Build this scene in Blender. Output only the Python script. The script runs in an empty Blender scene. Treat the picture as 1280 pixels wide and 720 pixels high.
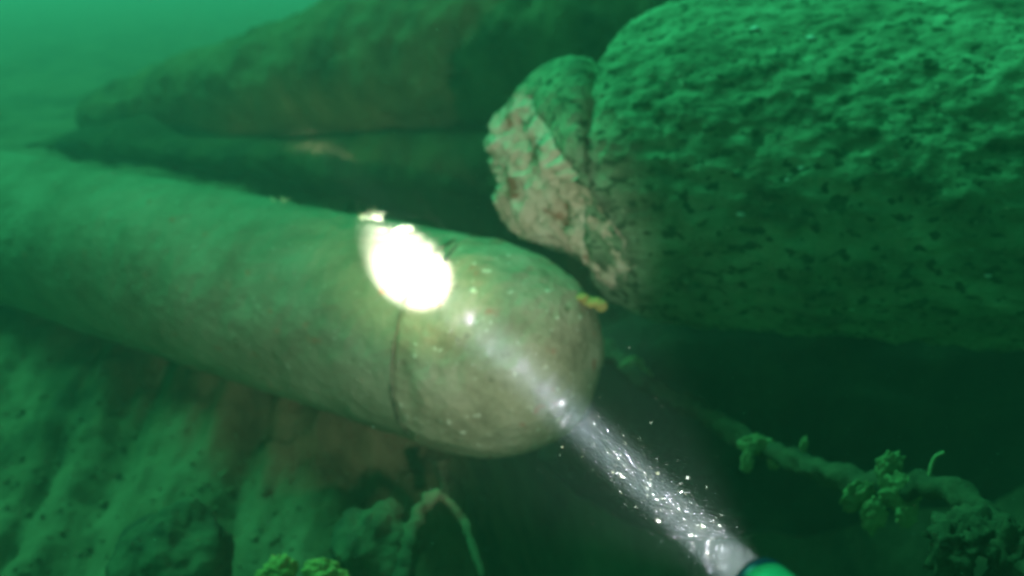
import bpy, math, random
from mathutils import Vector, noise, Matrix
random.seed(7)
R = math.radians
sc = bpy.context.scene
COL = sc.collection

# ------------------------------------------------------------------ camera
PITCH = R(20.0)
FPX = 1108.0                       # focal length in pixels of a 1280 px wide frame
RT = Vector((1, 0, 0)); FW = Vector((0, math.cos(PITCH), -math.sin(PITCH))); UP = Vector((0, math.sin(PITCH), math.cos(PITCH)))
CAM = Vector((0, 0, 0))
cd = bpy.data.cameras.new('camera'); cam = bpy.data.objects.new('camera', cd); COL.objects.link(cam)
cam.location = CAM; cam.rotation_euler = (R(90) - PITCH, 0, 0)
cd.sensor_width = 36; cd.lens = 36 * FPX / 1280; cd.clip_start = 0.02; cd.clip_end = 300
cd.dof.use_dof = True; cd.dof.focus_distance = 0.98; cd.dof.aperture_fstop = 2.8
sc.camera = cam

# ------------------------------------------------------------------ world, sun, exposure
SUN_EL, SUN_AZ = R(58), R(-58)     # azimuth the light comes from (clockwise from +Y)
w = bpy.data.worlds.new('World'); sc.world = w; w.use_nodes = True
nt = w.node_tree; bg = nt.nodes['Background']
sky = nt.nodes.new('ShaderNodeTexSky'); sky.sky_type = 'NISHITA'; sky.sun_disc = False
sky.sun_elevation = SUN_EL; sky.sun_rotation = SUN_AZ
# daylight that has come down through many metres of green lake water
mx = nt.nodes.new('ShaderNodeMix'); mx.data_type = 'RGBA'; mx.blend_type = 'MULTIPLY'; mx.inputs[0].default_value = 1
nt.links.new(sky.outputs[0], mx.inputs[6]); mx.inputs[7].default_value = (0.10, 1.0, 0.32, 1)
nt.links.new(mx.outputs[2], bg.inputs[0]); bg.inputs[1].default_value = 0.05
sl = bpy.data.lights.new('sun', 'SUN'); sun = bpy.data.objects.new('sun', sl); COL.objects.link(sun)
sl.energy = 3.0; sl.angle = R(25); sl.color = (0.07, 1.0, 0.48)
d = Vector((math.sin(SUN_AZ) * math.cos(SUN_EL), math.cos(SUN_AZ) * math.cos(SUN_EL), math.sin(SUN_EL)))
sun.rotation_euler = d.to_track_quat('Z', 'Y').to_euler()
sc.view_settings.view_transform = 'Standard'; sc.view_settings.look = 'None'
sc.view_settings.exposure = 0.0; sc.view_settings.gamma = 1
sc.cycles.use_denoising = True
sc.cycles.volume_bounces = 2; sc.cycles.max_bounces = 6; sc.cycles.diffuse_bounces = 4
sc.cycles.filter_width = 2.8

# ------------------------------------------------------------------ helpers
def P(px, py, z):
    """point seen at pixel (px,py) of the photograph, z metres along the view axis"""
    return CAM + RT * ((px - 640) / FPX * z) + UP * (-(py - 360) / FPX * z) + FW * z
def V(x, y, z): return RT * x + UP * y + FW * z      # camera-frame direction -> world
def fr(p, sc_=1.0, o=4, h=0.6): return noise.fractal(p * sc_, h, 2.1, o)
def tag(o, label=None, cat=None, group=None, kind=None):
    if label: o['label'] = label
    if cat: o['category'] = cat
    if group: o['group'] = group
    if kind: o['kind'] = kind
    return o
def empty(name, loc):
    o = bpy.data.objects.new(name, None); COL.objects.link(o); o.location = loc; o.empty_display_size = .05
    return o
def mesh(name, vs, fs, mat, parent=None, origin=None, smooth=True):
    """vs in world space; the object sits at origin (or its parent's origin)"""
    if parent is not None:
        org = Vector((0, 0, 0)); p = parent
        while p: org += p.location; p = p.parent
    else: org = origin if origin is not None else Vector((0, 0, 0))
    me = bpy.data.meshes.new(name)
    me.from_pydata([Vector(v) - org for v in vs], [], fs); me.update()
    if smooth: me.polygons.foreach_set('use_smooth', [True] * len(me.polygons))
    mats = mat if isinstance(mat, (list, tuple)) else [mat]
    for m in mats: me.materials.append(m)
    o = bpy.data.objects.new(name, me); COL.objects.link(o)
    if parent is not None: o.parent = parent
    else: o.location = org
    return o
def lerp(a, b, t): return a + (b - a) * t
def frame(ax):
    ax = ax.normalized(); v = (Vector((0, 0, 1)) - ax * ax.z).normalized(); u = v.cross(ax)
    return u, v
def tube(pts, rad, n=10, lump=0.0, ls=30.0, seed=0.0):
    """closed lumpy tube along pts"""
    vs, fs = [], []
    m = len(pts)
    for i, p in enumerate(pts):
        ax = (pts[min(i + 1, m - 1)] - pts[max(i - 1, 0)])
        u, v = frame(ax if ax.length > 1e-9 else Vector((1, 0, 0)))
        for k in range(n):
            a = 2 * math.pi * k / n; dr = u * math.cos(a) + v * math.sin(a)
            q = p + dr * rad[i]
            vs.append(p + dr * rad[i] * (1 + lump * noise.noise(q * ls + Vector((seed, 0, 0)))))
    for i in range(m - 1):
        for k in range(n):
            a, b = i * n + k, i * n + (k + 1) % n
            fs.append((a, b, b + n, a + n))
    vs.append(pts[0]); c0 = len(vs) - 1; vs.append(pts[-1]); c1 = len(vs) - 1
    for k in range(n):
        fs.append((c0, (k + 1) % n, k)); fs.append((c1, (m - 1) * n + k, (m - 1) * n + (k + 1) % n))
    return vs, fs
def spline(ctrl, n):
    """Catmull-Rom through ctrl (Vectors)"""
    c = [ctrl[0] * 2 - ctrl[1]] + list(ctrl) + [ctrl[-1] * 2 - ctrl[-2]]
    out = []
    segs = len(ctrl) - 1
    for i in range(n):
        t = i / (n - 1) * segs; k = min(int(t), segs - 1); t -= k
        a, b, cc, dd = c[k:k + 4]
        out.append(0.5 * ((2 * b) + (cc - a) * t + (2 * a - 5 * b + 4 * cc - dd) * t * t + (3 * b - a - 3 * cc + dd) * t ** 3))
    return out
def blob(c, ra, nu=40, nv=24, amp=0.25, s=4.0, seed=0.0, rot=0.0):
    """lumpy closed ellipsoid"""
    vs, fs = [], []
    cr, sr = math.cos(rot), math.sin(rot)
    for j in range(nv + 1):
        th = math.pi * j / nv
        for i in range(nu):
            ph = 2 * math.pi * i / nu
            dirv = Vector((math.sin(th) * math.cos(ph), math.sin(th) * math.sin(ph), math.cos(th)))
            k = 1 + amp * fr(dirv * s + Vector((seed, seed * 1.7, 0)), 1, 4, 1.0)
            q = Vector((dirv.x * ra[0], dirv.y * ra[1], dirv.z * ra[2])) * k
            vs.append(c + Vector((q.x * cr - q.y * sr, q.x * sr + q.y * cr, q.z)))
    for j in range(nv):
        for i in range(nu):
            a, b = j * nu + i, j * nu + (i + 1) % nu
            fs.append((a, a + nu, b + nu, b))
    return vs, fs

# ------------------------------------------------------------------ materials
def mat(name, stops, scale=6.0, stretch=(1, 1, 1), bump=0.4, bscale=60, rough=0.9, detail=8, spots=None, specks=None, rot=(0, 0, 0)):
    m = bpy.data.materials.new(name); m.use_nodes = True; n = m.node_tree; ns = n.nodes; L = n.links.new
    b = ns['Principled BSDF']; b.inputs['Roughness'].default_value = rough; b.inputs['Specular IOR Level'].default_value = 0.15
    tc = ns.new('ShaderNodeTexCoord'); mp = ns.new('ShaderNodeMapping'); mp.inputs['Scale'].default_value = stretch; mp.inputs['Rotation'].default_value = rot
    L(tc.outputs['Object'], mp.inputs['Vector'])
    t = ns.new('ShaderNodeTexNoise'); t.inputs['Scale'].default_value = scale; t.inputs['Detail'].default_value = detail; t.inputs['Roughness'].default_value = .65
    L(mp.outputs[0], t.inputs['Vector'])
    cr = ns.new('ShaderNodeValToRGB'); e = cr.color_ramp.elements
    for i, (p, c) in enumerate(stops):
        el = e[i] if i < 2 else e.new(p)
        el.position = p; el.color = (*c, 1)
    L(t.outputs[0], cr.inputs[0]); out = cr.outputs[0]
    if spots:
        vo = ns.new('ShaderNodeTexNoise'); vo.inputs['Scale'].default_value = spots[0]; vo.inputs['Detail'].default_value = 3
        L(tc.outputs['Object'], vo.inputs['Vector'])
        mr = ns.new('ShaderNodeMapRange'); mr.inputs['From Min'].default_value = spots[1]; mr.inputs['From Max'].default_value = spots[1] + .06
        L(vo.outputs[0], mr.inputs[0])
        mxx = ns.new('ShaderNodeMix'); mxx.data_type = 'RGBA'; L(mr.outputs[0], mxx.inputs[0]); L(out, mxx.inputs[6]); mxx.inputs[7].default_value = (*spots[2], 1)
        out = mxx.outputs[2]
    if specks:
        for (sca, th_, colr) in specks:
            vo = ns.new('ShaderNodeTexNoise'); vo.inputs['Scale'].default_value = sca; vo.inputs['Detail'].default_value = 2
            L(mp.outputs[0], vo.inputs['Vector'])
            mr = ns.new('ShaderNodeMapRange'); mr.inputs['From Min'].default_value = th_; mr.inputs['From Max'].default_value = th_ + .05
            L(vo.outputs[0], mr.inputs[0])
            mxx = ns.new('ShaderNodeMix'); mxx.data_type = 'RGBA'; L(mr.outputs[0], mxx.inputs[0]); L(out, mxx.inputs[6]); mxx.inputs[7].default_value = (*colr, 1)
            out = mxx.outputs[2]
    L(out, b.inputs['Base Color'])
    t2 = ns.new('ShaderNodeTexNoise'); t2.inputs['Scale'].default_value = bscale; t2.inputs['Detail'].default_value = 6
    L(mp.outputs[0], t2.inputs['Vector'])
    bp = ns.new('ShaderNodeBump'); bp.inputs['Strength'].default_value = bump; bp.inputs['Distance'].default_value = .01
    L(t2.outputs[0], bp.inputs['Height']); L(bp.outputs[0], b.inputs['Normal'])
    return m
def plain(name, c, rough=.5, metal=0, spec=.5):
    m = bpy.data.materials.new(name); m.use_nodes = True; b = m.node_tree.nodes['Principled BSDF']
    b.inputs['Base Color'].default_value = (*c, 1); b.inputs['Roughness'].default_value = rough; b.inputs['Metallic'].default_value = metal
    b.inputs['Specular IOR Level'].default_value = spec
    return m
M = {}
M['silt_pipe'] = mat('silt_coat', [(.30, (.15, .14, .08)), (.5, (.25, .24, .15)), (.72, (.35, .33, .22))], 5, (1, 1, 1), .35, 70, spots=(22, .66, (.42, .20, .12)), specks=[(75, .70, (.60, .58, .45)), (30, .70, (.16, .15, .08))])
M['silt_cap'] = mat('silt_cap_coat', [(.30, (.20, .17, .10)), (.5, (.36, .31, .20)), (.72, (.50, .42, .30))], 9, (1, 1, 1), .5, 60, spots=(16, .64, (.42, .20, .13)), specks=[(60, .67, (.75, .72, .56)), (28, .68, (.20, .18, .10))])
M['crust'] = mat('crusted_growth', [(.32, (.11, .12, .07)), (.5, (.24, .31, .18)), (.7, (.42, .54, .34))], 9, (.75, 1, 1.1), .9, 60, specks=[(44, .57, (.07, .12, .06)), (60, .70, (.5, .48, .32))])
M['face'] = mat('eroded_face', [(.30, (.42, .28, .19)), (.5, (.68, .50, .37)), (.7, (.80, .66, .52))], 12, (1, 1, 1), .8, 40, spots=(14, .62, (.35, .16, .10)))
M['shade_rock'] = mat('void_shade_rock', [(.34, (.012, .012, .008)), (.5, (.03, .028, .018)), (.70, (.06, .055, .03))], 6, (1, 1, 1), .8, 35)  # near-black base colour carries the shade of the void under the pipe
M['dark_log'] = mat('dark_log_growth', [(.32, (.08, .06, .032)), (.5, (.19, .14, .07)), (.72, (.30, .23, .12))], 4, (1, 1, 1), .6, 30)
M['shade_ledge'] = mat('gap_shade_brown', [(.32, (.03, .022, .010)), (.5, (.07, .055, .022)), (.72, (.12, .10, .04))], 4, (1, 1, 1), .5, 30)  # brown of the inner face, darkened so the wedge gap reads as shade
M['seabed'] = mat('seabed_silt', [(.34, (.06, .05, .026)), (.5, (.18, .135, .07)), (.70, (.28, .21, .12))], 3.0, (1.6, 1, .5), .7, 30)
M['rock'] = mat('silty_rock', [(.34, (.05, .045, .03)), (.5, (.11, .10, .055)), (.70, (.20, .18, .10))], 7, (1, 1, 1), .8, 35)
M['sponge'] = mat('pale_sponge', [(.3, (.20, .21, .09)), (.6, (.36, .36, .17))], 20, (1, 1, 1), .6, 80)
M['yellow'] = mat('yellow_sponge', [(.3, (.34, .24, .07)), (.6, (.55, .40, .13))], 40, (1, 1, 1), .6, 90)
M['rope'] = mat('overgrown_rope', [(.3, (.035, .032, .018)), (.6, (.10, .09, .05))], 25, (1, 1, 1), .8, 60)
M['weed'] = plain('pale_hydroid', (.55, .60, .35), .8)
M['stem'] = plain('dark_stem', (.02, .025, .015), .8)
M['shell'] = plain('white_shell', (.85, .82, .7), .5)
M['fleck'] = plain('bright_fleck', (.85, .85, .8), .6)
M['dimfleck'] = plain('grey_fleck', (.045, .045, .05), .8)
M['mid_silt'] = mat('seam_silt', [(.35, (.05, .05, .03)), (.55, (.24, .22, .14))], 12, (1, 1, 1), .5, 60)
M['dust'] = plain('dust_fleck', (.5, .55, .45), .8)
M['torch'] = plain('teal_anodised', (.10, .45, .26), .35, .3)
M['bezel'] = plain('dark_blue_rubber', (.006, .02, .07), .4)
M['chrome'] = plain('reflector', (.8, .8, .8), .15, 1)

# ------------------------------------------------------------------ seabed
def ground_z(x, y):
    z = -1.32
    # bank: high on the left under the front pipe, falling into a hollow on the right
    left = 1 / (1 + math.exp((x - 0.02) / 0.10))
    yb = 1.45 + .05 * math.sin(x * 3)                # foot of the bank face (its lip runs along the pipe)
    lip = 2.12 - 0.42 * x if x < 0 else 2.12
    g = noise.noise(Vector((x * 9, 1.3, 0))) * .10 + noise.noise(Vector((x * 22, 7.3, 0))) * .035
    t = max(0, min(1, (y - yb - g) / (lip - yb)))
    t = t * t * (3 - 2 * t)
    z += left * t * 0.34
    # eroded gullies running down the bank towards the viewer
    gl = 1 - abs(noise.noise(Vector((x * 5.5 + .4 * y, y * .8, 11)))) * 3.2
    z -= left * .08 * max(0, gl) ** 2 * math.exp(-((y - 1.75) / .55) ** 2)
    z -= (1 - left) * 0.95 * max(0, min(1, (3.4 - y) / .8))
    if y > 2.9: z += .10 * min(1, (y - 2.9) / 1.0)
    p = Vector((x, y, 0))
    z += .035 * fr(p, 2.2, 5) + .014 * fr(p + Vector((5, 5, 0)), 9, 4) + .010 * fr(p, 30, 4)
    return z
def grid(xs, ys, fz):
    vs = [Vector((x, y, fz(x, y))) for y in ys for x in xs]; nx = len(xs)
    fs = [(j * nx + i, j * nx + i + 1, (j + 1) * nx + i + 1, (j + 1) * nx + i) for j in range(len(ys) - 1) for i in range(nx - 1)]
    return vs, fs
def spaced(knots):
    out = []
    for (a, b, n) in knots: out += [a + (b - a) * i / n for i in range(n)]
    out.append(knots[-1][1]); return out
xs = spaced([(-60, -8, 18), (-8, -2.4, 50), (-2.4, 2.4, 330), (2.4, 8, 50), (8, 60, 18)])
ys = spaced([(-12, .2, 16), (.2, 4.2, 260), (4.2, 10, 60), (10, 90, 24)])
vs, fs = grid(xs, ys, ground_z)
tag(mesh('seabed', vs, fs, M['seabed']), kind='structure')

# ------------------------------------------------------------------ front pipe
A = P(0, 281, 2.92); B = P(572, 426, 2.03)
AX = (B - A).normalized(); RF = .243
U, W_ = frame(AX)
A0 = A - AX * 1.6
lenF = (B - A0).length
fp = empty('sunken_pipe', Vector((A.x, A.y, -1.06)))
tag(fp, 'smooth silt-coated pipe with a domed end, lit by the torch spot', 'pipe', 'sunken pipes')
def dispF(q):
    return .006 * fr(q, 4, 4) + .0022 * fr(q + Vector((3, 3, 3)), 22, 4) + .0008 * noise.noise(q * 90)
def revolve(c0, ax, u, v, prof, n, disp):
    """prof: list of (s, r, ns, nr): station, radius, and outward normal in the (axis, radial) plane"""
    vs, fs = [], []
    for (s, r, ns_, nr_) in prof:
        for k in range(n):
            a = 2 * math.pi * k / n; dr = u * math.cos(a) + v * math.sin(a)
            q = c0 + ax * s + dr * r
            vs.append(q + (dr * nr_ + ax * ns_) * disp(q))
    for i in range(len(prof) - 1):
        for k in range(n):
            a, b = i * n + k, i * n + (k + 1) % n
            fs.append((a, b, b + n, a + n))
    return vs, fs
prof = [(lenF * i / 420, RF, 0, 1) for i in range(421)]
vs, fs = revolve(A0, AX, U, W_, prof, 220, dispF)
mesh('barrel', vs, fs, M['silt_pipe'], fp)
H = .335
prof = [(-.004, RF - .010, 0, 1)]
for i in range(91):
    t = math.pi / 2 * i / 90
    k = .80
    s = H * math.sin(t) ** k; r = RF * .995 * max(0, math.cos(t)) ** k
    prof.append((s, max(r, .0004), math.sin(t), math.cos(t)))
def dispC(q): return .007 * fr(q, 5, 4) + .003 * fr(q + Vector((3, 3, 3)), 20, 4) + .001 * noise.noise(q * 80)
vs, fs = revolve(B, AX, U, W_, prof, 220, dispC)
mesh('end_cap', vs, fs, M['silt_cap'], fp)
# seam band: a slim sunken joint between barrel and cap
prof = [(-.006, RF - .006, 0, 1), (-.005, RF + .001, 0, 1), (.002, RF + .001, 0, 1), (.003, RF - .006, 0, 1)]
vs, fs = revolve(B, AX, U, W_, prof, 160, lambda q: .004 * fr(q, 14, 3))
tag(mesh('joint_seam', vs, fs, M['mid_silt'], fp), 'dark narrow seam around the pipe where its domed end begins')

# ------------------------------------------------------------------ right pipe: big crusted barrel, shoulder, collar cut obliquely
C0 = P(880, 208, 2.14); C1 = P(1280, 216, 1.98)
AX2 = (C0 - C1).normalized()                 # points left, towards the broken end
U2, W2 = frame(AX2)                          # towards the camera, up
RB, RC = .388, .240
Mc = P(752, 217, 2.10)
Sb = (C0 - C1).length
def dispR(q):
    g = q.copy(); g.x *= .7
    pits = 0.0
    for sc_, amp in ((15, .022), (34, .022)):
        v_ = noise.voronoi(g * sc_)[0]
        pits += amp * (min(1, v_[0] * 1.5) - .7) * -1.0 if sc_ == 15 else amp * (v_[0] - .4)
    return .009 * fr(g, 4, 4) + pits * .45 + .005 * fr(g + Vector((9, 1, 4)), 26, 4) + .002 * noise.noise(q * 90)
rp = empty('sunken_pipe', Vector((C0.x, C0.y, -.86)))
tag(rp, 'large rough crusted pipe with a broken tan end face', 'pipe', 'sunken pipes')
n = 420; vs = []; fs = []
RIM = [(0, 757, 266, 1.84), (45, 700, 190, 1.88), (90, 656, 118, 2.04), (135, 620, 148, 2.14), (180, 613, 205, 2.22),
       (225, 641, 290, 2.18), (262, 692, 304, 2.13), (292, 740, 324, 2.06), (316, 771, 362, 1.97), (337, 785, 330, 1.88)]
rp_ = [P(*r[1:]) for r in RIM]; ra_ = [r[0] for r in RIM]
def rim_at(deg):
    deg %= 360; m = len(ra_)
    for i in range(m):
        a0 = ra_[i]; a1 = ra_[(i + 1) % m] + (360 if i == m - 1 else 0)
        if a0 <= deg <= a1:
            t = (deg - a0) / (a1 - a0); a, b, c, d_ = rp_[i - 1], rp_[i], rp_[(i + 1) % m], rp_[(i + 2) % m]
            return 0.5 * ((2 * b) + (c - a) * t + (2 * a - 5 * b + 4 * c - d_) * t * t + (3 * b - a - 3 * c + d_) * t ** 3)
def rough_rim(deg):
    a = R(deg); c_, s_ = math.cos(a), math.sin(a)
    return AX2 * (.022 * noise.noise(Vector((c_ * 3, s_ * 3, 2))) + .016 * noise.noise(Vector((c_ * 11, s_ * 11, 2))))
N1, N2, N3 = 230, 80, 70
for i in range(N1 + N2 + N3 + 1):
    for k in range(n):
        a = 2 * math.pi * k / n; dr = U2 * math.cos(a) + W2 * math.sin(a); dg = math.degrees(a)
        ring = C0 + dr * RB; mid = Mc + dr * RC
        if i <= N1:
            q = lerp(C1 - AX2 * .9 + dr * RB, ring, i / N1); nn = dr
        elif i <= N1 + N2:
            t = (i - N1) / N2 * math.pi / 2; dd = mid - ring; axl = AX2 * dd.dot(AX2)
            q = ring + axl * math.sin(t) + (dd - axl) * (1 - math.cos(t))
            nn = (dr * math.cos(t) + AX2 * math.sin(t) * .6).normalized()
        else:
            t = (i - N1 - N2) / N3; e_ = rim_at(dg) + rough_rim(dg)
            q = lerp(mid, e_, t) + dr * ((.006 + .044 * max(0, math.sin(a))) * math.sin(math.pi * min(1, t * 1.0)) ** .7 - .004 * math.exp(-(t * 8) ** 2)); nn = dr
        vs.append(q + nn * dispR(q) * (1 if i < N1 + N2 else .8))
rows = N1 + N2 + N3
for i in range(rows):
    for k in range(n):
        a, b = i * n + k, i * n + (k + 1) % n
        fs.append((a, b, b + n, a + n))
mesh('barrel', vs, fs, M['crust'], rp)
rim = vs[rows * n:]
cc = sum(rim, Vector((0, 0, 0))) / n
Nf = (rim[n // 2] - rim[0]).cross(rim[n // 4] - rim[3 * n // 4]).normalized()
if Nf.dot(AX2) < 0: Nf = -Nf
vs2, fs2 = [], []
NR = 70
for j in range(NR + 1):
    t = j / NR
    for k in range(n):
        q = lerp(rim[k], cc, t)
        hgt = .020 * math.sin(min(1, t * 4) * math.pi / 2) + .030 * fr(q, 7, 5) * min(1, t * 5) + .010 * fr(q + Vector((4, 4, 4)), 28, 4)
        vs2.append(q + Nf * hgt)
for j in range(NR):
    for k in range(n):
        a, b = j * n + k, j * n + (k + 1) % n
        fs2.append((a, b, b + n, a + n))
tag(mesh('end_face', vs2, fs2, M['face'], rp), 'tan eroded end face of the pipe')

# ------------------------------------------------------------------ pipes and logs behind
def log(name, label, cat, a, b, ra, rb, m, amp=1.0, n=110, rows=220, group=None, seed=0, flat=1.0):
    ax = (b - a).normalized(); u, v = frame(ax); L_ = (b - a).length
    vs, fs = [], []
    sta = [(0, .02), (0, .3), (.004, .55), (.012, .8), (.016, .9)] + [(.02 + .96 * i / rows, 1) for i in range(rows + 1)] + [(.99, .97), (1, .85), (1, .5), (1, .02)]
    for (t, k_) in sta:
        r = lerp(ra, rb, t) * k_
        for k in range(n):
            an = 2 * math.pi * k / n; dr = u * math.cos(an) + v * math.sin(an) * flat
            q = a + ax * L_ * t + dr * r
            h = amp * (.035 * fr(q + Vector((seed, 0, 0)), 3.5, 4) + .018 * fr(q + Vector((seed, 5, 0)), 12, 5))
            vs.append(q + dr * h * k_)
    for i in range(len(sta) - 1):
        for k in range(n):
            p_, q_ = i * n + k, i * n + (k + 1) % n
            fs.append((p_, q_, q_ + n, p_ + n))
    o = mesh(name, vs, fs, m, origin=Vector((a.x, a.y, min(a.z, b.z) - ra)))
    return tag(o, label, cat, group)
log('sunken_pipe', 'dark olive pipe running behind the others across the upper middle, fading into the water', 'pipe',
    P(120, 150, 4.9), P(900, 0, 2.9), .15, .42, M['dark_log'], .6, group='sunken pipes', seed=3)
# recessed ledge filling the gap behind the domed pipe; brown darkened for shade
def interp(tab, x):
    for (a, ya), (b, yb) in zip(tab, tab[1:]):
        if x <= b: return lerp(ya, yb, max(0, (x - a) / (b - a)))
    return tab[-1][1]
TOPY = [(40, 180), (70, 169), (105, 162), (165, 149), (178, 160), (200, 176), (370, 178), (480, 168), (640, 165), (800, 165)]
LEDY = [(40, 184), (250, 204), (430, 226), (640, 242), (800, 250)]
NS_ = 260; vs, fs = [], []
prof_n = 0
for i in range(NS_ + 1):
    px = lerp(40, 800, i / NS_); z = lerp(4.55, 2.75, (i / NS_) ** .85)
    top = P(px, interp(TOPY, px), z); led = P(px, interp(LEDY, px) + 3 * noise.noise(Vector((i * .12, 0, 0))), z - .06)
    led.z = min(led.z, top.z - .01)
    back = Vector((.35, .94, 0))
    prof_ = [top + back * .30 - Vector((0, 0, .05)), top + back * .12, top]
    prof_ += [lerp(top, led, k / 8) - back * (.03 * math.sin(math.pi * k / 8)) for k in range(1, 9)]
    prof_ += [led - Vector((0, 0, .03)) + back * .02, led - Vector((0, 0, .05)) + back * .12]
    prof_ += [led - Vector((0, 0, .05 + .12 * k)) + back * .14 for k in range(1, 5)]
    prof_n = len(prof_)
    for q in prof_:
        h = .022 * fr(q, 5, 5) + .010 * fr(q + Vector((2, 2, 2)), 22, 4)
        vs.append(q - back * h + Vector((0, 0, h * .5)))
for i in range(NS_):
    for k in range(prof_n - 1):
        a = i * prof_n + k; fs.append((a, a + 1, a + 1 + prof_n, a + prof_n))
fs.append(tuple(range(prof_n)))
tag(mesh('ledge', vs, fs, M['shade_ledge'], origin=Vector((-1.0, 3.6, -1.0))), 'brown overhung ledge, darkened to stand for shade in the wedge-shaped gap behind the domed pipe', 'ledge')

# ------------------------------------------------------------------ torch
Tc = P(947, 733, .66); Hit = P(513, 335, 1.86)
TD = (Hit - Tc).normalized()
uT, vT = frame(TD)
th = empty('dive_torch', Tc); tag(th, 'teal dive torch with dark blue bezel at the bottom edge, casting the white beam', 'torch')
def lathe(prof, n=64, c=Tc, ax=TD, u=uT, v=vT):
    vs, fs = [], []
    for (s, r) in prof:
        for k in range(n):
            a = 2 * math.pi * k / n; vs.append(c + ax * s + (u * math.cos(a) + v * math.sin(a)) * r)
    for i in range(len(prof) - 1):
        for k in range(n):
            a, b = i * n + k, i * n + (k + 1) % n
            fs.append((a, b, b + n, a + n))
    return vs, fs
vs, fs = lathe([(-.016, .0214), (-.0085, .0236), (-.007, .0241), (-.003, .0241), (0, .0232), (0, .0212), (-.004, .0208), (-.016, .0214)]); mesh('bezel', vs, fs, M['bezel'], th)
vs, fs = lathe([(-.0158, .0002), (-.0158, .0215), (-.0088, .0237), (-.020, .0239), (-.036, .0237), (-.044, .0225), (-.050, .016), (-.16, .0155), (-.165, .012), (-.165, .0002)]); mesh('body', vs, fs, M['torch'], th)
vs, fs = lathe([(-.015, .0003), (-.014, .012), (-.006, .0204)]); mesh('reflector', vs, fs, M['chrome'], th)
def lamp(name, kind, s, e, col):
    l = bpy.data.lights.new(name, kind); o = bpy.data.objects.new(name, l); COL.objects.link(o); o.parent = th
    o.location = TD * s; o.rotation_euler = (-TD).to_track_quat('Z', 'Y').to_euler(); l.energy = e; l.color = col
    return l
l = lamp('beam_lamp', 'AREA', .001, 2.7, (.88, .88, 1.0)); l.shape = 'DISK'; l.size = .034; l.spread = R(6.6)
l = lamp('halo_lamp', 'SPOT', .004, 62.0, (.90, 1.0, .45)); l.spot_size = R(18); l.spot_blend = 1; l.shadow_soft_size = .012
l = lamp('spill_lamp', 'SPOT', .004, 36.0, (.86, 1.0, .90)); l.spot_size = R(50); l.spot_blend = .7; l.shadow_soft_size = .015

from mathutils.bvhtree import BVHTree
bpy.context.view_layer.update()
TREES = []
for o in bpy.data.objects:
    if o.type == 'MESH' and o.name.split('.')[0] in ('barrel', 'end_cap', 'end_face', 'seabed'):
        mw = o.matrix_world; TREES.append(BVHTree.FromPolygons([mw @ v.co for v in o.data.vertices], [tuple(p.vertices) for p in o.data.polygons]))
def surf(px, py):
    d_ = P(px, py, 1).normalized(); best = None
    for t in TREES:
        h = t.ray_cast(CAM, d_)
        if h[0] is not None and (best is None or h[3] < best[3]): best = h
    return best[0]
# ------------------------------------------------------------------ rope, growth, rocks, sticks
rng = random.Random(11)
ctrl = [P(755, 430, 2.42), P(785, 462, 2.30), P(830, 492, 2.12), P(880, 518, 1.98), P(945, 556, 1.80), P(1010, 582, 1.66), P(1080, 606, 1.52), P(1160, 606, 1.42), P(1230, 640, 1.30), P(1300, 735, 1.16)]
pts = spline(ctrl, 130); rad = [.021 + .008 * noise.noise(Vector((i * .09, 3, 0))) + .005 * noise.noise(Vector((i * .4, 8, 0))) for i in range(130)]
ro = empty('rope', ctrl[4]); tag(ro, 'thick rope overgrown with pale growth slanting through the dark hollow at lower right', 'rope')
vs, fs = tube(pts, rad, 16, .7, 38); mesh('strand', vs, fs, M['rope'], ro)
def clump(parts_, name, parent=None, seed=0, m=None, label=None, cat=None, group=None):
    """lobes hanging from one point: [(px,py,z, rx,ry,rz)]"""
    vs, fs = [], []
    for i, (px, py, z, rx, ry, rz, rot) in enumerate(parts_):
        v_, f_ = blob(P(px, py, z), (rx, ry, rz), 48, 32, .30 if m is M['yellow'] else .5, 2.3, seed + i * 3.3, rot)
        o_ = len(vs); vs += v_; fs += [tuple(k + o_ for k in f) for f in f_]
    org = P(*parts_[0][:3])
    o = mesh(name, vs, fs, m or M['sponge'], parent, None if parent else org)
    return tag(o, label, cat, group) if label else o
clump([(945, 556, 1.76, .034, .014, .018, 0), (934, 576, 1.75, .012, .008, .026, 0), (967, 574, 1.75, .011, .008, .022, 0)], 'growth_clump', ro, 1)
clump([(1005, 556, 1.68, .007, .006, .016, 0)], 'growth_clump', ro, 5, M['sponge'])
clump([(1112, 584, 1.46, .024, .010, .026, .3), (1124, 616, 1.45, .028, .010, .032, -.3), (1134, 644, 1.45, .018, .008, .022, .2)], 'growth_clump', ro, 8)
clump([(1072, 620, 1.47, .032, .010, .024, .4), (1092, 644, 1.46, .020, .008, .030, 0)], 'growth_clump', ro, 12)
clump([(790, 458, 2.30, .030, .018, .022, .4), (806, 472, 2.28, .018, .014, .022, 0)], 'growth_clump', ro, 17)
v_, f_ = tube(spline([P(1160, 606, 1.42), P(1162, 590, 1.42), P(1168, 572, 1.42), P(1180, 565, 1.42)], 20), [.0028] * 20, 6, .3); mesh('growth_stalk', v_, f_, M['sponge'], ro)
clump([(1215, 668, 1.25, .060, .045, .030, .3), (1190, 690, 1.24, .028, .024, .045, 0), (1262, 700, 1.22, .030, .024, .060, 0)], 'sponge_mound', None, 21, M['rope'],
      'lobed greenish growth mound at the bottom right corner', 'sponge')
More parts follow.
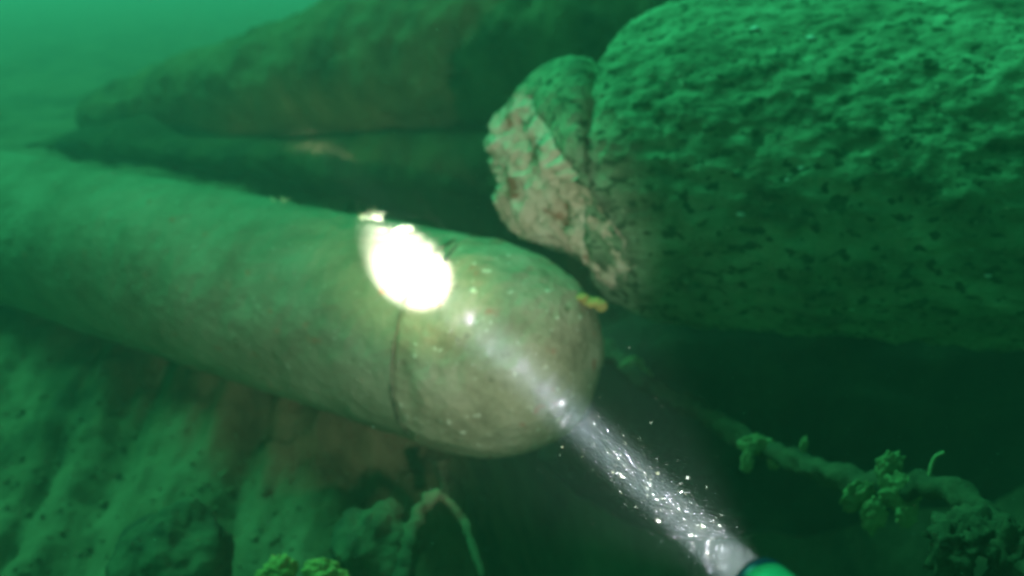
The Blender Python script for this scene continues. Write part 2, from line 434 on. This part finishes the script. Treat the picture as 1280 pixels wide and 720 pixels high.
# yellow sponges
clump([(352, 712, 1.46, .026, .020, .024, 0), (334, 722, 1.46, .018, .014, .016, 0)], 'sponge', None, 31, M['yellow'], 'small yellow-green sponge, left of the two at the bottom edge', 'sponge', 'yellow sponges at the bottom edge')
clump([(402, 714, 1.44, .030, .020, .020, 0), (422, 722, 1.44, .020, .014, .014, 0)], 'sponge', None, 35, M['yellow'], 'small warm yellow sponge, right of the two at the bottom edge', 'sponge', 'yellow sponges at the bottom edge')
clump([(742, 378, 1.86, .024, .018, .009, 0), (728, 372, 1.86, .014, .012, .008, 0), (752, 383, 1.86, .012, .010, .012, 0)], 'sponge', None, 41, M['yellow'], 'crinkled yellow sponge on the top right rim of the domed pipe end', 'sponge')
# rocks
def rock(px, py, z, r, label, seed, rot=0.0, m=None, grp=None, nu=90, nv=60, name='rock'):
    c = P(px, py, z); v_, f_ = blob(c, r, nu, nv, .22, 1.4, seed, rot)
    return tag(mesh(name, v_, f_, m or M['rock'], origin=c), label, 'rock', grp)
rock(1010, 500, 3.0, (.92, .30, .50), 'added boulder under the big crusted pipe, coloured near-black for the shade there', 51, 0, M['shade_rock'])  # rock mass added to keep the void below the barrel dark
rock(215, 700, 1.62, (.10, .12, .09), 'dark rounded rock at the bottom edge, lower left', 53)
rock(470, 690, 1.60, (.075, .09, .085), 'silty rock leaning beside the bent stick', 57)
def stick(ctrl, r0, r1, name, label, cat, m, parent=None, lump=.4, n_=50, group=None):
    pts = spline(ctrl, n_); v_, f_ = tube(pts, [lerp(r0, r1, i / (n_ - 1)) for i in range(n_)], 10, lump, 60)
    o = mesh(name, v_, f_, m, parent, None if parent else ctrl[0]); return tag(o, label, cat, group) if label else o
stick([P(500, 740, 1.50), P(510, 680, 1.54), P(530, 632, 1.60), P(552, 622, 1.62), P(580, 655, 1.60), P(605, 720, 1.52)], .016, .007, 'branch', 'bent silt-covered branch forming an arch below the domed pipe end', 'branch', M['rock'], None, .9)
stick([P(552, 574, 1.90), P(553, 592, 1.90), P(556, 618, 1.86)], .018, .010, 'branch', 'short stub hanging straight under the domed pipe end', 'branch', M['rope'])
# dark strands on the domed pipe beside the torch spot
def on_pipe(px, py, lift=0.0):
    """where the ray of that pixel meets the front pipe's cylinder"""
    z = 1.2
    while z < 3.4:
        q = P(px, py, z); dq = q - A0; rr = (dq - AX * dq.dot(AX)).length
        if rr < RF + .004 + lift: return q
        z += .004
    return P(px, py, 2.1)
stick([on_pipe(556, 326), on_pipe(563, 316, .012), on_pipe(572, 305, .03)], .0030, .0016, 'weed_strand', 'short dark weed strand sticking up right of the torch spot', 'weed', M['stem'])
# pale hydroid tufts on the crest of the domed pipe
def tuft(px, py, label, seed, nn=9, hgt=.045):
    rg = random.Random(seed); c = on_pipe(px, py + 6); vs, fs = [], []
    for i in range(nn):
        a = rg.uniform(-1.0, 1.0); l_ = hgt * rg.uniform(.5, 1.1); b0 = c + RT * rg.uniform(-.03, .03)
        tip = b0 + RT * math.sin(a) * l_ + UP * math.cos(a) * l_ + FW * rg.uniform(-.02, .02)
        md = lerp(b0, tip, .5) + RT * rg.uniform(-.006, .006)
        v_, f_ = tube(spline([b0, md, tip], 8), [lerp(.0022, .0007, j / 7) for j in range(8)], 6, .2)
        o_ = len(vs); vs += v_; fs += [tuple(k + o_ for k in f) for f in f_]
    tag(mesh('hydroid_tuft', vs, fs, M['weed'], origin=c), label, 'hydroid', 'hydroid tufts on the domed pipe')
tuft(462, 268, 'spiky pale hydroid tuft on the pipe crest just above the torch spot', 1, 9, .028)
tuft(505, 284, 'low bright hydroid tuft touching the top edge of the torch spot', 2, 8, .022)
tuft(345, 246, 'tiny hydroid tuft on the pipe crest, leftmost of the three', 3, 6, .02)
# white shells
def shell(p, r, label):
    v_, f_ = blob(p, (r, r * .8, r * .55), 12, 8, .3, 2, rng.random() * 50)
    tag(mesh('barnacle', v_, f_, M['shell'], origin=p), label, 'barnacle', 'pale shells on the pipes')
def on_right(px, py):
    z = 1.4
    while z < 3:
        q = P(px, py, z); dq = q - C1; rr = (dq - AX2 * dq.dot(AX2)).length
        if rr < RB + .006: return q
        z += .004
for px, py, r, lb in ((1001, 210, .006, 'bright white shell near the middle of the big crusted pipe'), (984, 225, .005, 'small shell just below left of the brightest one on the big pipe'),
                      (926, 268, .009, 'pale round shell low on the big crusted pipe, left part'), (1014, 48, .010, 'pale shell high on the big pipe, right of its shoulder'),
                      (944, 36, .009, 'pale shell on the upper shoulder of the big pipe'), (1235, 344, .008, 'pale shell low on the big pipe near the right edge')):
    shell(surf(px, py), r, lb)
shell(surf(675, 178), .009, 'glinting white shell near the top of the tan broken pipe face')
# shell grit lying on the bank at lower left
vs, fs = [], []
for i in range(420):
    px, py = rng.uniform(0, 640), rng.uniform(430, 720); c = surf(px, py)
    if c.z > -.95 : continue
    r = rng.uniform(.003, .011); v_, f_ = blob(c, (r, r * rng.uniform(.6, 1), r * .5), 8, 6, .4, 2, i, i)
    o_ = len(vs); vs += v_; fs += [tuple(k + o_ for k in f) for f in f_]
tag(mesh('grit', vs, fs, M['seabed']), 'small stones and grit strewn on the bank', 'grit', kind='stuff')

# ------------------------------------------------------------------ suspended particles
def flecks(name, n_, region, smin, smax, m, label):
    vs, fs = [], []
    for i in range(n_):
        c = region(); fz = .9
        d0 = (V(.93, -.37, 0) + Vector((rng.gauss(0, .25), rng.gauss(0, .4), rng.gauss(0, .25)))).normalized(); u, v = frame(d0)
        l_ = fz * smin * (smax / smin) ** (rng.random() ** 2.2); t_ = l_ * rng.uniform(.16, .34)
        o_ = len(vs); vs += [c + d0 * l_, c - d0 * l_, c + u * t_, c - u * t_, c + v * t_ * .6, c - v * t_ * .6]
        fs += [(o_, o_ + 2, o_ + 4), (o_, o_ + 4, o_ + 3), (o_, o_ + 3, o_ + 5), (o_, o_ + 5, o_ + 2), (o_ + 1, o_ + 4, o_ + 2), (o_ + 1, o_ + 3, o_ + 4), (o_ + 1, o_ + 5, o_ + 3), (o_ + 1, o_ + 2, o_ + 5)]
    tag(mesh(name, vs, fs, m), label, 'particles', kind='stuff')
BL = (Hit - Tc).length
def near_beam():
    s_ = rng.uniform(.04, .98) ** 1.05 * BL * .85; a = rng.uniform(0, 2 * math.pi); r = .050 * rng.random() ** .6 * (.5 + s_ / BL)
    return Tc + TD * s_ + (uT * math.cos(a) + vT * math.sin(a)) * r
def wide():
    z = rng.uniform(.75, 1.75); return P(rng.uniform(0, 1280), rng.uniform(0, 720), z)
flecks('suspended_particles', 9000, near_beam, .00015, .0007, M['dimfleck'], 'fine grey silt flecks drifting in and around the torch beam')
flecks('suspended_flakes', 230, near_beam, .0005, .0017, M['fleck'], 'larger bright flakes glinting in the torch beam')
flecks('suspended_dust', 2600, wide, .0004, .0019, M['dust'], 'sparse silt specks drifting in the open water')

# ------------------------------------------------------------------ haze
hz = []
x0, x1, y0, y1, z0, z1 = -70, 70, -20, 100, -4.0, .35
vs = [Vector(p) for p in ((x0, y0, z0), (x1, y0, z0), (x1, y1, z0), (x0, y1, z0), (x0, y0, z1), (x1, y0, z1), (x1, y1, z1), (x0, y1, z1))]
fs = [(0, 3, 2, 1), (4, 5, 6, 7), (0, 1, 5, 4), (1, 2, 6, 5), (2, 3, 7, 6), (3, 0, 4, 7)]
mh = bpy.data.materials.new('green_water_haze'); mh.use_nodes = True; nn = mh.node_tree; nn.nodes.remove(nn.nodes['Principled BSDF'])
pv = nn.nodes.new('ShaderNodeVolumePrincipled'); pv.inputs['Color'].default_value = (.74, .93, .88, 1); pv.inputs['Absorption Color'].default_value = (0, 0, 0, 1)
pv.inputs['Density'].default_value = .064; pv.inputs['Anisotropy'].default_value = 0.5
nn.links.new(pv.outputs[0], nn.nodes['Material Output'].inputs['Volume'])
tag(mesh('haze', vs, fs, mh, smooth=False), kind='stuff')
